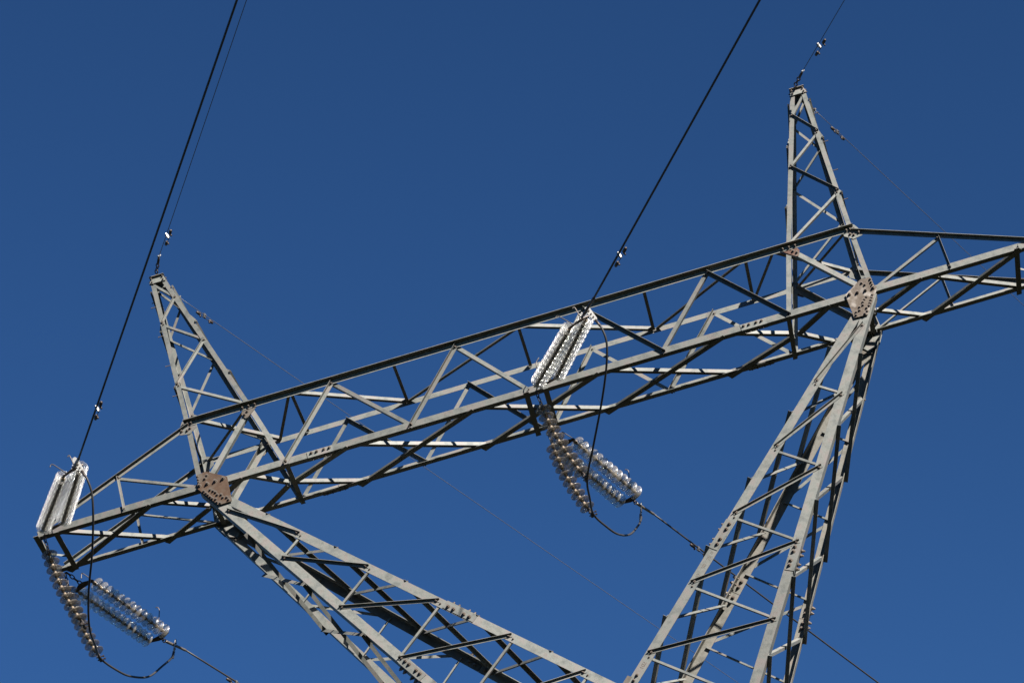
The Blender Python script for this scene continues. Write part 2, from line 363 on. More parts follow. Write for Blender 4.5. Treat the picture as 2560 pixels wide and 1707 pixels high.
# ---- peaks
ZA = H + 4.48
for s in (-1, 1):
    def pk(io, sy, z):
        """point on a peak leg (io: 'i' inner, 'o' outer)"""
        t = (z - H) / (ZA - H)
        if z >= H:
            x0 = XO if io == 'o' else XI; x1 = 7.67 if io == 'o' else 7.42
            return P3(s * (x0 + (x1 - x0) * t), sy * (D2 + (.14 - D2) * t), z)
        if io == 'o': return P3(s * XO, sy * D2, z)
        return P3(s * (XI + (5.62 - XI) * (H - z) / H), sy * D2, z)
    for sy in (-1, 1):
        out = V((0, sy, 0)); w_ = .105
        for io, sx in (('o', -s), ('i', s)):
            hx = V((-sx * w_ / 2, 0, 0))
            chord('peak_leg', pk(io, sy, H) + hx, pk(io, sy, ZA + .02) + hx * .9, V((sx, 0, 0)), -out, w_, t=.010)
            lo = .12 if io == 'o' else -.03
            chord('peak_leg', pk(io, sy, lo) + hx - out * .003, pk(io, sy, H - .01) + hx - out * .003, V((sx, 0, 0)), -out, w_ * 1.05, t=.010)
        zi = (5.43, 3.93); zo = (4.77, 2.86)
        nrm = (pk('i', sy, 3) - pk('o', sy, 3)).cross(V((0, -.15 * sy, 1)))
        nrm = V((0, sy, .146)).normalized()
        brace(pk('o', sy, 6.02), pk('i', sy, zi[0]), nrm, False, .055, -1, ext=.0, name='peak_brace')
        brace(pk('i', sy, zi[0]), pk('o', sy, zo[0]), nrm, True, .055, 1, ext=.03, name='peak_brace')
        brace(pk('o', sy, zo[0] - .05), pk('i', sy, zi[1] + .03), nrm, False, .055, -1, ext=.0, name='peak_brace')
        brace(pk('i', sy, zi[1] - .02), pk('o', sy, zo[1]), nrm, True, .06, 1, ext=.03, name='peak_brace')
        brace(pk('o', sy, zo[1] - .05), pk('i', sy, H + .12), nrm, False, .06, -1, ext=.0, name='peak_brace')
        for io, zz in (('i', 5.43), ('o', 4.77), ('i', 3.9), ('o', 2.86)):
            if sy < 0: bolt('small', pk(io, sy, zz) + V((0, -.014, 0)), (0, -1, 0), None)
    # side faces of the peak (along the line): zigzag of small angles
    for io, sx in (('o', s), ('i', -s)):
        zs = (5.75, 5.2, 4.5, 3.7, 2.75, H + .12); k = -1
        nx = V((sx, 0, -.04 if io == 'o' else .28)).normalized()
        for z1, z2 in zip(zs, zs[1:]):
            brace(pk(io, k, z1) + V((sx * w_ / 2, 0, 0)), pk(io, -k, z2) + V((sx * w_ / 2, 0, 0)), nx, True, .045, 1, ext=.04, name='peak_side_brace', mat='galv', gap=.004); k = -k
    # peak head: plates round the top and a cross plate
    xa = s * 7.545
    hp = gusset([P3(xa - .19, -.175, ZA - .10), P3(xa + .19, -.175, ZA - .10), P3(xa + .15, -.150, ZA + .07), P3(xa - .15, -.150, ZA + .07)], (0, -1, .15), .012, 'galv', 'head_plate')
    for dx in (-.13, .13):
        for dz in (-.06, .03): bolt('small', P3(xa + dx, -.190, ZA + dz), (0, -1, 0), hp)
    gusset([P3(xa - .19, .175, ZA - .10), P3(xa + .19, .175, ZA - .10), P3(xa + .15, .150, ZA + .07), P3(xa - .15, .150, ZA + .07)], (0, 1, .15), .012, 'galv', 'head_plate')
    gusset([P3(xa - .17, -.22, ZA + .075), P3(xa + .17, -.22, ZA + .075), P3(xa + .17, .22, ZA + .075), P3(xa - .17, .22, ZA + .075)], (0, 0, 1), .014, 'galv_warm', 'head_plate')
    for dx in (-.15, .13):
        for dy in (-.17, .17): bolt('small', P3(xa + dx, dy, ZA + .075), (0, 0, -1), hp)
    for sx in (-1, 1):
        for dz in (-.05, .02): bolt('small', P3(xa + sx * .175, -.1, ZA + dz), (sx, 0, 0), hp)
    bm = bmesh.new(); prism(bm, [P3(xa - .03, -.18, ZA + .089), P3(xa + .03, -.18, ZA + .089), P3(xa + .03, -.06, ZA + .22), P3(xa - .03, -.06, ZA + .22)], V((0, .01, 0))); finish('wire_lug', bm, 'fitting', tower)
    # step bolts up the outer leg
    for k in range(9):
        z = H + .45 + k * .46; p = pk('o', -1 if k % 2 else 1, z) + V((s * .055, 0, 0))
        bm = bmesh.new(); cyl(bm, p, (s * .10, 0, 0), .009, 8); cyl(bm, p + V((s * .10, 0, 0)), (s * .012, 0, 0), .016, 8); finish('step_bolt', bm, 'bolt', tower)

# ---- V shaped legs
def leg_pt(s, io, sy, z, d=0.):
    t = -z / 8.0
    x = (7.495 + (.007 - 7.495) * t) if io == 'i' else (7.509 + (2.845 - 7.509) * t)
    return P3(s * x, sy * (D2 + (1.536 - D2) * t), z)
ZI = lambda k: -1.92 - 1.335 * k
ZO = lambda k: -.86 - 1.605 * k - .004 * k * k
ZJ = lambda k: -2.63 - 1.335 * k
ZK = lambda k: -1.52 - 1.635 * k
wl = .20
for s in (-1, 1):
    for sy in (-1, 1):
        fn = V((0, sy, .092)).normalized()                       # face normal (front/back faces lean)
        for io in 'io':
            p1 = leg_pt(s, io, sy, -.28 if io == 'i' else -.10); zl = -8.0 if io == 'i' else -9.7
            ax = (leg_pt(s, io, sy, -8) - leg_pt(s, io, sy, 0)).normalized()
            e = ax.cross(fn).normalized()                         # in the face, across the chord
            if e.x * s < 0: e = -e                                # e points outboard
            if io == 'o': e = -e
            zsp = -5.02 if io == 'i' else -6.02
            mt = 'galv' if sy < 0 else ('galv_warm' if s > 0 else 'galv')
            sh = -e * wl / 2
            for za, zb_ in ((-.28 if io == 'i' else -.10, zsp + .004), (zsp - .004, zl)):
                chord('leg_chord', leg_pt(s, io, sy, za) + sh, leg_pt(s, io, sy, zb_) + sh, e, -fn, wl, t=.016, mat=mt)
            # splice: cover angle outside, bolts in pairs
            za, zb_ = zsp + .28, zsp - .28
            bm = bmesh.new(); angle_bm(bm, leg_pt(s, io, sy, za) + sh - e * .013 + fn * .013, leg_pt(s, io, sy, zb_) + sh - e * .013 + fn * .013, e, -fn, wl * .96, wl * .96, .012)
            sp = finish('splice_cover', bm, 'splice' if sy > 0 else 'galv', tower)
            if sy > 0: sp['label'] = 'brown stained splice cover on back leg'
            for dz in (.21, .11, -.08, -.18):
                pc = leg_pt(s, io, sy, zsp + dz) + fn * .014
                if sy < 0: bolt('leg', pc + e * .01, fn, sp)
                else: bolt('leg', pc - fn * (.014 + .017), -fn, sp)
                # through the side flange
                pcs = leg_pt(s, io, sy, zsp + dz) + sh - e * .026 - fn * wl * .5
                bolt('leg', pcs, -e, sp)
                if sy > 0: bolt('small', pcs + e * .043, e, sp)
        # front and back lattice: zigzag
        for k in range(0, 6):
            if ZI(k) > -8.02 and ZO(k) > -8:
                brace(leg_pt(s, 'o', sy, ZO(k)), leg_pt(s, 'i', sy, ZI(k)), fn, True, .065, 1, ext=.06, name='leg_brace', wo_=.065)
                if sy < 0:
                    bolt('small', leg_pt(s, 'o', sy, ZO(k)) + fn * .013 - V((0, 0, .012)), fn, None); bolt('small', leg_pt(s, 'i', sy, ZI(k)) + fn * .013 - V((0, 0, .012)), fn, None)
            if ZO(k + 1) > -9.2 and ZI(k) > -8:
                brace(leg_pt(s, 'i', sy, ZI(k) - .08), leg_pt(s, 'o', sy, ZO(k + 1) + .06), fn, False, .05, -1, ext=.0, name='leg_brace')
    # side faces: crossed angles
    for io, Zf in (('i', ZJ), ('o', ZK)):
        ax = (leg_pt(s, io, -1, -8) - leg_pt(s, io, -1, 0)).normalized()
        sx = -s if io == 'i' else s
        sn = ax.cross(V((0, 1, 0))).normalized()
        if sn.x * sx < 0: sn = -sn                                # outward normal of the side face
        eo = wl / 2
        for k in range(-1, 5):
            z1 = Zf(k); z2 = Zf(k + 1)
            if z2 < (-8.1 if io == 'i' else -9.75): break
            if z1 > -.05: continue
            A = leg_pt(s, io, -1, z1) + sn * eo; B = leg_pt(s, io, 1, z2) + sn * eo
            if io == 'i' and s < 0:                               # flange turned in, at the far edge: the whole bar lies in its own shade
                brace(A + V((0, .06, 0)), B - V((0, .06, 0)), sn, False, .09, -1, ext=.08, name='leg_side_brace', upv=V((0, -1, 0)), gap=-(T + .013))
            else:
                brace(A + V((0, .06, 0)), B - V((0, .06, 0)), sn, True, .085, 1, ext=.08, name='leg_side_brace', upv=V((0, -1, 0)), gap=.001)
            A = leg_pt(s, io, -1, z2) + sn * eo; B = leg_pt(s, io, 1, z1) + sn * eo
            ol = io == 'o' and s < 0
            brace(A + V((0, .06, 0)), B - V((0, .06, 0)), sn, ol, .085 if ol else .075, 1, ext=.09 if ol else .0, gap=.012 if ol else 0, name='leg_side_brace', upv=V((0, -1, 0)), mat='galv')
            bolt('small', leg_pt(s, io, -1, z1) + sn * (eo + .012) + V((0, .06, 0)), sn, None)
    # inner diaphragm ties near the top of the leg
    # waist piece beside the inner chord
    for sy in (-1, 1):
        if s > 0:
            chord('waist_cleat', leg_pt(1, 'i', sy, -7.62) + V((-.24, 0, 0)), leg_pt(1, 'i', sy, -8.1) + V((-.24, 0, 0)), V((1, 0, .4)), V((0, -sy, 0)), .10, mat='splice')
            for dz in (0, .1, .2, .3, .4): bolt('mid', leg_pt(1, 'i', sy, -7.68 - dz) + V((0, sy * .016, 0)), (0, sy, 0), None)

# ---- big leg plates, front and back, and the small gussets
poly = [(7.31, .298), (7.515, .287), (7.572, -.06), (7.195, -.65), (6.895, -.64), (6.893, .027)]
bigb = [(7.509, -.006), (7.337, -.015), (7.16, -.008), (6.98, 0)]
smb = [(7.513, .229), (7.511, .154), (7.513, .08), (7.311, .197), (7.364, .131), (7.437, -.179), (7.402, -.247), (7.366, -.305), (7.327, -.374), (7.29, -.433), (7.223, -.475), (7.208, -.563), (7.146, -.612),
       (7.3, -.189), (7.242, -.241), (7.196, -.294), (7.172, -.372), (7.089, -.4), (7.065, -.482), (6.983, -.51), (6.958, -.584)]
def bent_plate(up_pts, low_pts, sy, t, mat, name):
    bm = bmesh.new(); prism(bm, up_pts, V((0, sy * t, 0))); prism(bm, low_pts, V((0, sy * t, 0)))
    return finish(name, bm, mat, tower)
for s in (-1, 1):
    for sy in (-1, 1):
        yo = lambda z: sy * (D2 + .028 + .098 * max(0, -z))       # the plate is bent to follow the leaning leg face
        Y = sy * (D2 + .028)
        pl = bent_plate([P3(s * x, yo(z), z) for x, z in [(7.31, .298), (7.515, .287), (7.561, 0), (6.893, 0), (6.893, .027)]], [P3(s * x, yo(z), z) for x, z in [(7.561, 0), (7.572, -.06), (7.195, -.65), (6.895, -.64), (6.893, 0)]], sy, .016, ('pale_plate' if s > 0 else 'rust_plate') if sy < 0 else 'galv', 'leg_gusset_plate')
        if sy < 0: pl['label'] = 'pale mottled gusset plate studded with bolts' if s > 0 else 'rust brown gusset plate studded with bolts'
        if sy < 0:
            for x, z in bigb: bolt('big', P3(s * x, Y - .016, z), (0, -1, 0), pl)
            for x, z in smb: bolt('mid', P3(s * x, yo(z) - .016, z), (0, -1, -.09 if z < 0 else 0), pl)
        # packing plate filling the gap behind the gusset
        gusset([P3(s * x, sy * (D2 + .0005), z) for x, z in [(7.42, .10), (7.5, .06), (7.5, -.06), (7.2, -.55), (6.98, -.5), (6.98, .02)]], (0, sy, 0), .026, 'splice', 'packing_plate')
        # inner plates on the hidden side (seen through the lattice at the back)
        if sy > 0:
            pb = gusset([P3(s * x, D2 - .014, z) for x, z in [(7.55, .42), (7.38, .46), (6.85, .10), (6.85, -.15), (7.15, -.5), (7.42, -.4), (7.58, -.1)]], (0, -1, 0), .012, 'galv', 'gusset_plate')
            for x, z in [(7.46, .3), (7.46, .2), (7.46, .1), (7.3, .02), (7.12, .02), (6.95, 0)]: bolt('small', P3(s * x, D2 - .026, z), (0, -1, 0), pb)
        # top chord gussets: outer (pale) and inner (rusty on the right side)
        yg = sy * (D2 + .002)
        g1 = gusset([P3(s * x, yg, H + z) for x, z in [(7.31, .05), (7.36, .10), (7.50, .16), (7.60, .10), (7.74, -.18), (7.68, -.23), (7.48, -.26), (7.31, -.13)]], (0, sy, 0), .012, 'galv', 'gusset_plate')
        g2 = gusset([P3(s * x, yg, H + z) for x, z in [(5.90, -.03), (5.97, .08), (6.08, .165), (6.20, .13), (6.30, -.15), (6.235, -.28), (6.18, -.27)]], (0, sy, 0), .012, 'red_plate' if s > 0 else 'splice', 'gusset_plate')
        if s > 0: g2['label'] = 'reddish rusty gusset plate on top chord'
        if sy < 0:
            for x in (7.40, 7.48, 7.56): bolt('mid', P3(s * x, -D2 - .018 - .012, H - .01), (0, -1, 0), g1)
            for x, z in ((7.50, .12), (7.45, -.12), (7.52, -.16), (7.64, -.14)): bolt('mid', P3(s * x, -D2 - .014, H + z), (0, -1, 0), g1)
            for x in (5.96, 6.10, 6.24): bolt('mid', P3(s * x, -D2 - .018 - .012, H - .01), (0, -1, 0), g2)
            for x, z in ((6.11, .11), (6.16, -.12), (6.23, -.18)): bolt('mid', P3(s * x, -D2 - .014, H + z), (0, -1, 0), g2)
for x, z in ((5.6, 0), (2.8, 0)):
    for s in (-1, 1): bolt('mid', P3(s * x, -D2 - .014, z + .01), (0, -1, 0), None)
for x in (4.22, 1.42):
    for s in (-1, 1): bolt('small', P3(s * (x + .03), -D2 - .03, H - .04), (0, -1, 0), None)
    for s in (-1, 1): bolt('small', P3(s * x, D2 - .02, H - .04), (0, -1, 0), None)

# ---- lower body of the pylon, under the frame
wz = -9.7; top4 = {(sx, sy): P3(sx * 1.85, sy * 1.69, wz) for sx in (-1, 1) for sy in (-1, 1)}
bot4 = {(sx, sy): V((sx * 5.2, sy * 4.6, -.1)) for sx in (-1, 1) for sy in (-1, 1)}
def body(sx, sy, t): return top4[sx, sy].lerp(bot4[sx, sy], t)
for sx in (-1, 1):
    for sy in (-1, 1):
        chord('body_leg', body(sx, sy, -.003), body(sx, sy, 1), V((-sx, 0, 0)), V((0, -sy, 0)), .22, t=.02)
        bm = bmesh.new(); cyl(bm, bot4[sx, sy] + V((0, 0, -.4)), (0, 0, .75), .55, 20, .45); finish('concrete_footing', bm, simple('concrete_%d%d' % (sx, sy), (.32, .31, .29), .9), tower)
ts = [0, .12, .26, .42, .60, .80, 1.0]
for (a, b, n) in (((-1, -1), (1, -1), (0, -1, 0)), ((-1, 1), (1, 1), (0, 1, 0)), ((-1, -1), (-1, 1), (-1, 0, 0)), ((1, -1), (1, 1), (1, 0, 0))):
    for t1, t2 in zip(ts, ts[1:]):
        brace(body(*a, t1), body(*b, t2), n, True, .1, 1, name='body_brace', gap=.01)
        brace(body(*b, t1), body(*a, t2), n, False, .1, 1, name='body_brace', gap=.02)
    for t in (0.004, .42, .80): brace(body(*a, t), body(*b, t), n, True, .12, 1, name='body_strut', gap=.14)

# ---- chalked numbers on the right inner leg chord
def marking(txt, z, size):
    fc = bpy.data.curves.new('marking_text', 'FONT'); fc.body = txt; fc.size = size; fc.extrude = .0
    tmp = bpy.data.objects.new('marking_tmp', fc); C.objects.link(tmp)
    dg = bpy.context.evaluated_depsgraph_get(); me = bpy.data.meshes.new_from_object(tmp.evaluated_get(dg)); bpy.data.objects.remove(tmp)
    me.materials.clear(); me.materials.append(M['ink'])
    o = bpy.data.objects.new('painted_number', me); C.objects.link(o); o.parent = tower
    fn = V((0, -1, .092)).normalized(); ax = (leg_pt(1, 'i', -1, 0) - leg_pt(1, 'i', -1, -8)).normalized(); yv = fn.cross(ax).normalized()
    if yv.x > 0: yv = -yv
    zv = ax.cross(yv)
    o.matrix_world = Matrix.Translation(leg_pt(1, 'i', -1, z) + fn * .004 - yv * size * .35) @ Matrix((ax, yv, zv)).transposed().to_4x4()
    o['label'] = 'faint hand painted number ' + txt.replace('/', 'stroke ').strip()
marking('532', -5.88, .11); marking('98', -5.66, .11); marking('25', -5.50, .11); marking('///', -5.385, .08); marking('102', -7.56, .12)

# ---- place the bolts
eye = cam.matrix_world.translation
def seen(b): return (0 if b[2].dot(eye - b[1]) > 0 else 1, -BSZ[b[0]], 0 if b[3] is not None else 1)
BSZ = {'big': 3, 'leg': 3.5, 'mid': 2, 'small': 1}
bolts.sort(key=seen)
def place(me, p, n):
    return Matrix.Translation(p) @ n.normalized().to_track_quat('Z', 'Y').to_matrix().to_4x4() @ Matrix.Rotation(random.uniform(0, 1), 4, 'Z')
for i, (sz, p, n, own) in enumerate(bolts[:99]):
    o = bpy.data.objects.new('bolt', BM[sz]); C.objects.link(o); o.parent = own if own is not None else tower; o.matrix_world = place(None, p, n)
bm = bmesh.new()
for sz, p, n, own in bolts[99:]:
    m_ = place(None, p, n); k0 = len(bm.verts); bm.from_mesh(BM[sz]); bm.verts.ensure_lookup_table()
    for v in bm.verts[k0:]: v.co = m_ @ v.co
rest = finish('bolts', bm, 'bolt', tower); rest['kind'] = 'stuff'

# ================================================================== INSULATORS
def mesh_of(name, prof, mat, segs=36, smooth=True):
    bm = bmesh.new(); lathe(bm, prof, segs); bmesh.ops.recalc_face_normals(bm, faces=bm.faces)
    me = bpy.data.meshes.new(name); bm.to_mesh(me); bm.free()
    for p in me.polygons: p.use_smooth = smooth
    me.materials.append(M[mat]); return me
PROF = [(.040, .020), (.060, .022), (.085, .010), (.120, -.010), (.150, -.030), (.168, -.052), (.174, -.068), (.171, -.078), (.165, -.074), (.156, -.050), (.147, -.040),
        (.141, -.052), (.137, -.084), (.131, -.084), (.127, -.050), (.118, -.036), (.109, -.034), (.104, -.050), (.100, -.078), (.094, -.078), (.090, -.046), (.080, -.028), (.066, -.024),
        (.060, -.050), (.055, -.062), (.050, -.050), (.046, -.020), (.040, -.016), (.040, .020)]
DISC = mesh_of('glass_disc', [(r, z * .78) for r, z in PROF], 'glass'); DISC2 = mesh_of('glass_disc', [(r, z * .66) for r, z in PROF], 'refract_tint_glass')
CAP = mesh_of('metal_cap', [(0, .094), (.018, .094), (.027, .086), (.033, .066), (.036, .040), (.046, .026), (.049, .014), (.044, .010), (.038, .008), (.036, -.014), (.044, -.020), (.040, -.034), (.020, -.040), (.011, -.050), (.010, -.095), (.015, -.100), (0, -.104)], 'cap', 24)
def string(p1, p2, n, label, group, cat='insulator', bow=0., stretch=1.0, lead=(0, 0), clamp=False):
    """cap and pin glass insulators from tower end p1 to line end p2; bow bends a hanging string"""
    p1 = V(p1); p2 = V(p2); root = empty('insulator_string', p1); tag(root, label, cat, group)
    def at(t):
        p = p1.lerp(p2, t)
        if bow: p = p + V((-bow * math.sin(math.pi * t), 0, -.12 * bow * math.sin(math.pi * t)))
        return p
    bpy.context.view_layer.update()
    L = (p2 - p1).length; a, b = lead[0] / L, 1 - lead[1] / L
    for i in range(n):
        t = a + (b - a) * i / (n - 1); p = at(t); d = (at(max(t - .01, 0)) - at(min(t + .01, 1))).normalized()
        q = d.to_track_quat('Z', 'Y').to_matrix().to_4x4()
        m_ = Matrix.Translation(p - p1) @ q @ Matrix.Rotation(random.uniform(0, 6), 4, 'Z') @ Matrix.Rotation(random.uniform(-.02, .02), 4, 'X')
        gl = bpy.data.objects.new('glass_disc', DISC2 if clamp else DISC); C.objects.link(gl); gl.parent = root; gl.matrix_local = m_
        cp = bpy.data.objects.new('metal_cap', CAP); C.objects.link(cp); cp.parent = gl; cp.matrix_local = Matrix.Diagonal((1, 1, stretch, 1))
    def rel(pts): return [V(p) - p1 for p in pts]
    def link(name, q1, q2, r=.016, mat='fitting'):
        bm = bmesh.new(); q1, q2 = V(q1) - p1, V(q2) - p1; ax = (q2 - q1); Ln = ax.length; ax.normalize()
        side = ax.orthogonal().normalized(); k = max(1, round(Ln / .12)); s_ = Ln / k
        for j in range(k):
            c0 = q1 + ax * (s_ * (j + .5)); sd = side if j % 2 else ax.cross(side)
            pts = [c0 + ax * math.cos(u) * s_ * .58 + sd * math.sin(u) * .032 for u in [2 * math.pi * m / 14 for m in range(15)]]
            tube(bm, pts, r * .8, 6)
        return finish(name, bm, mat, root, True)
    if lead[0] > .05: link('shackle_chain', at(0), at(a - .05 / L))
    if lead[1] > .05: link('clevis', at(b + .07 / L), at(1))
    if clamp:
        bm = bmesh.new(); c = p2 - p1
        cyl(bm, c + V((0, -.11, -.02)), (0, .22, 0), .036, 12); cyl(bm, c + V((0, 0, -.07)), (0, 0, .14), .022, 10)
        for dy in (-.06, .06): cyl(bm, c + V((-.06, dy, -.02)), (.16, 0, 0), .013, 8); cyl(bm, c + V((.085, dy, -.02)), (.03, 0, 0), .022, 6)
        finish('jumper_clamp', bm, 'fitting', root)
    return root

# damper
def damper(p, d, label, scale=1.0, side=V((0, 0, -1))):
    p = V(p); d = V(d).normalized(); root = empty('vibration_damper', p); tag(root, label, 'damper', 'vibration dampers clamped on the wires')
    s_ = side.copy(); s_ = (s_ - d * s_.dot(d)).normalized(); bm = bmesh.new()
    lat = d.cross(s_)
    prism(bm, [V((0, 0, 0)) - d * .03 + lat * .02 - s_ * .035, d * .03 + lat * .02 - s_ * .035, d * .022 + lat * .02 + s_ * .10, -d * .022 + lat * .02 + s_ * .10], -lat * .04)
    cyl(bm, s_ * .045 + lat * .05, -lat * .10, .014, 6)
    finish('damper_clamp', bm, 'galv_small', root)
    bm = bmesh.new(); tube(bm, [s_ * (.09 + .012 * (1 - (u * 2 - 1) ** 2 * 1.6)) + d * (-.24 + .48 * u) * scale for u in [i / 10 for i in range(11)]], .007, 6); finish('messenger_cable', bm, 'cable', root, True)
    for e in (-1, 1):
        bm = bmesh.new(); c = s_ * .085 + d * e * .25 * scale
        tube(bm, [c - d * e * .09 * scale + d * e * .17 * scale * u for u in (0, .08, .3, .6, .9, 1)], lambda u: (.018, .03, .036, .036, .03, .014)[min(5, int(u * 5.01))], 12)
        cyl(bm, c - d * e * .07 * scale + s_ * .03, s_ * .045, .02, 10)
        finish('damper_weight', bm, 'fitting', root, True)
    return root
def wire(name, p, d, k, r, label, group, mat='cable', length=240, segs=8):
    p = V(p); d = V(d); pts = []; t = 0
    while t < length:
        pts.append(V((d.x * t, d.y * t, d.z * t + k * t * t))); t += .5 if t < 24 else 6
    pts = [q for q in pts if p.z + q.z > 4]
    root_me = bmesh.new(); tube(root_me, pts, r, segs)
    o = finish(name, root_me, mat, None, True); o.location = p; tag(o, label, 'cable', group); return o

GS = 'glass insulator strings on the pylon'
def phase(ox, where, A, dA, B, dB, pt, jump):
    O = V((ox, 0, Z0)); p = lambda x, y, z: O + V((x, y, z))
    w0 = where
    fs = (p(.053, -1.16, -.125), p(.50, -1.16, -.085)); ft = (p(.975, -2.98, -.285), p(1.36, -2.98, -.165))
    rs = (p(.489, 1.3, -.292), p(.136, 1.3, -.428)); re = (p(1.44, 3.18, -.775), p(1.04, 3.18, -.865))
    string(fs[0], ft[0], 13, 'left string of the bright white insulator pair above the beam %s' % w0, GS, lead=(.0, .0))
    string(fs[1], ft[1], 13, 'right string of the bright white insulator pair above the beam %s' % w0, GS, lead=(.0, .0))
    string(rs[0], re[0], 13, 'upper string of the clear glass insulator pair %s' % w0, GS)
    string(rs[1], re[1], 13, 'lower string of the clear glass insulator pair %s' % w0, GS)
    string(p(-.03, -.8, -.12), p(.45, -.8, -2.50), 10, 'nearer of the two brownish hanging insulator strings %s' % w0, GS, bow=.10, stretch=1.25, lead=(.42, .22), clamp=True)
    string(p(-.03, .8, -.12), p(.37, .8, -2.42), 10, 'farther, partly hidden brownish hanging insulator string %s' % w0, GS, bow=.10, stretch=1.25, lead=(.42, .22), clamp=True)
    def hook(root, pts, base):
        bm = bmesh.new(); tube(bm, catmull([O + V(q) - base for q in pts], 6), .011, 8); return finish('arcing_horn', bm, 'rod', root, True)
    def plate(root, name, pts, nrm, t, base, mat='fitting'):
        bm = bmesh.new(); nrm = V(nrm).normalized(); prism(bm, [V(q) - base - nrm * t / 2 for q in pts], nrm * t); bmesh.ops.bevel(bm, geom=bm.edges[:], offset=.004, segments=1, affect='EDGES'); return finish(name, bm, mat, root)
    # tower side yokes
    def tower_yoke(q0, a_, b_, d_, label, horn):
        r_ = empty('tower_yoke', q0); tag(r_, label, 'yoke', 'yokes joining insulator pairs to the pylon')
        m_ = (a_ + b_) / 2; ap = m_ - d_ * .20; a2 = a_ - d_ * .10; b2 = b_ - d_ * .10; nn = d_.cross(b_ - a_)
        sd = (b_ - a_).normalized()
        plate(r_, 'yoke_plate', [a2 - sd * .05 + d_ * .01, b2 + sd * .05 + d_ * .01, b2 + sd * .05 - d_ * .04, ap + sd * .05 - d_ * .04, ap - sd * .05 - d_ * .04, a2 - sd * .05 - d_ * .04], nn, .022, q0)
        bm = bmesh.new(); v_ = ap - q0; k = max(2, int(v_.length / .09)); ax = v_.normalized(); s_ = v_.length / k; side = ax.orthogonal().normalized()
        for j in range(k):
            c0 = ax * (s_ * (j + .5)); sd2 = side if j % 2 else ax.cross(side)
            tube(bm, [c0 + ax * math.cos(u) * s_ * .6 + sd2 * math.sin(u) * .035 for u in [2 * math.pi * m / 14 for m in range(15)]], .013, 6)
        finish('shackle', bm, 'fitting', r_, True)
        for e_ in (a2, b2):
            bm = bmesh.new(); cyl(bm, e_ - q0, (d_ * .09), .028, 10, .020); finish('socket_clevis', bm, 'rod', r_, True)
        for h_ in horn: hook(r_, h_, q0)
    dF = (ft[0] - fs[0]).normalized(); dR = (re[0] - rs[0]).normalized()
    tower_yoke(p(.0, -.82, -.06), fs[0], fs[1], dF, 'dark yoke and shackles under the bright insulator pair %s' % w0, [[(.10, -1.1, .05), (.125, -1.2, .261), (.143, -1.2, .361), (.225, -1.2, .456)]])
    tower_yoke(p(.0, .82, -.10), rs[0], rs[1], dR, 'dark yoke bar between hanging strings and clear insulator pair %s' % w0, [[(.44, 1.15, -.26), (.42, 1.2, -.19), (.282, 1.2, -.01), (.25, 1.2, -.02), (.225, 1.2, -.13)]])
    # line side yokes with dead-end clamps
    def dead_end(a_, b_, d_, E, dE, label, horns, term):
        q0 = (a_ + b_) / 2 + d_ * .13; r_ = empty('dead_end_clamp', q0); tag(r_, label, 'clamp', 'dead-end clamps holding the conductors')
        sd = (b_ - a_).normalized(); a2 = a_ + d_ * .13; b2 = b_ + d_ * .13; nn = d_.cross(b_ - a_)
        plate(r_, 'yoke_plate', [a2 - sd * .05 - d_ * .02, b2 + sd * .05 - d_ * .02, b2 + sd * .05 + d_ * .03, q0 + sd * .05 + d_ * .12, q0 - sd * .05 + d_ * .12, a2 - sd * .05 + d_ * .03], nn, .024, q0)
        for e_ in (a_, b_):
            bm = bmesh.new(); cyl(bm, e_ + d_ * .07 - q0, d_ * .08, .02, 10, .03); finish('ball_clevis', bm, 'fitting', r_, True)
        s0 = d_ * .10; e0 = V(E) - q0; v_ = e0 - s0; L_ = v_.length; ax = v_.normalized()
        bm = bmesh.new(); side = ax.orthogonal().normalized()
        for j in range(2):
            c0 = s0 + ax * (.05 + .09 * j); sd2 = side if j % 2 else ax.cross(side)
            tube(bm, [c0 + ax * math.cos(u) * .06 + sd2 * math.sin(u) * .036 for u in [2 * math.pi * m / 14 for m in range(15)]], .013, 6)
        finish('shackle', bm, 'fitting', r_, True)
        bm = bmesh.new(); c0 = s0 + ax * .19
        tube(bm, [c0 + (e0 - c0) * u for u in (0, .05, .3, .6, .93, .97, 1)], lambda u: (.022, .034, .034, .031, .031, .031, .021)[min(6, int(u * 6.01))], 12)
        finish('clamp_body', bm, simple('clamp_tube_' + where[:6] + ('f' if dE.y < 0 else 'r'), (.05, .038, .032) if dE.y < 0 else (.15, .13, .11), .4, .5), r_, True)
        for h_ in horns: hook(r_, h_, q0)
        # jumper terminal: slotted pad with bolts
        t0, t1, wv, nv = term; t0 = O + V(t0); t1 = O + V(t1); ax2 = (t1 - t0).normalized(); wv = V(wv); wv = (wv - ax2 * wv.dot(ax2)).normalized(); nv = ax2.cross(wv)
        if nv.dot(eye - t0) < 0: nv = -nv
        pd = plate(r_, 'terminal_pad', [t0 - wv * .03, t0 + wv * .03 + ax2 * .0, t0 + wv * .058 + ax2 * .07, t1 + wv * .05 - ax2 * .05, t1 + wv * .02, t1 - wv * .02, t1 - wv * .05 - ax2 * .05, t0 - wv * .058 + ax2 * .07], nv, .02, q0, 'alu')
        for j in (.3, .52, .74):
            bm = bmesh.new(); cyl(bm, t0.lerp(t1, j) - q0 + nv * .010, nv * .018, .017, 8); finish('pad_bolt', bm, 'fitting', pd)
        bm = bmesh.new(); tube(bm, [t1 - q0 - ax2 * .03, t1 - q0 + ax2 * .08, t1 - q0 + ax2 * .16], lambda u: (.030, .028, .024)[min(2, int(u * 2.01))], 10); finish('terminal_sleeve', bm, 'alu' if dE.y > 0 else 'fitting', r_, True)
        return r_
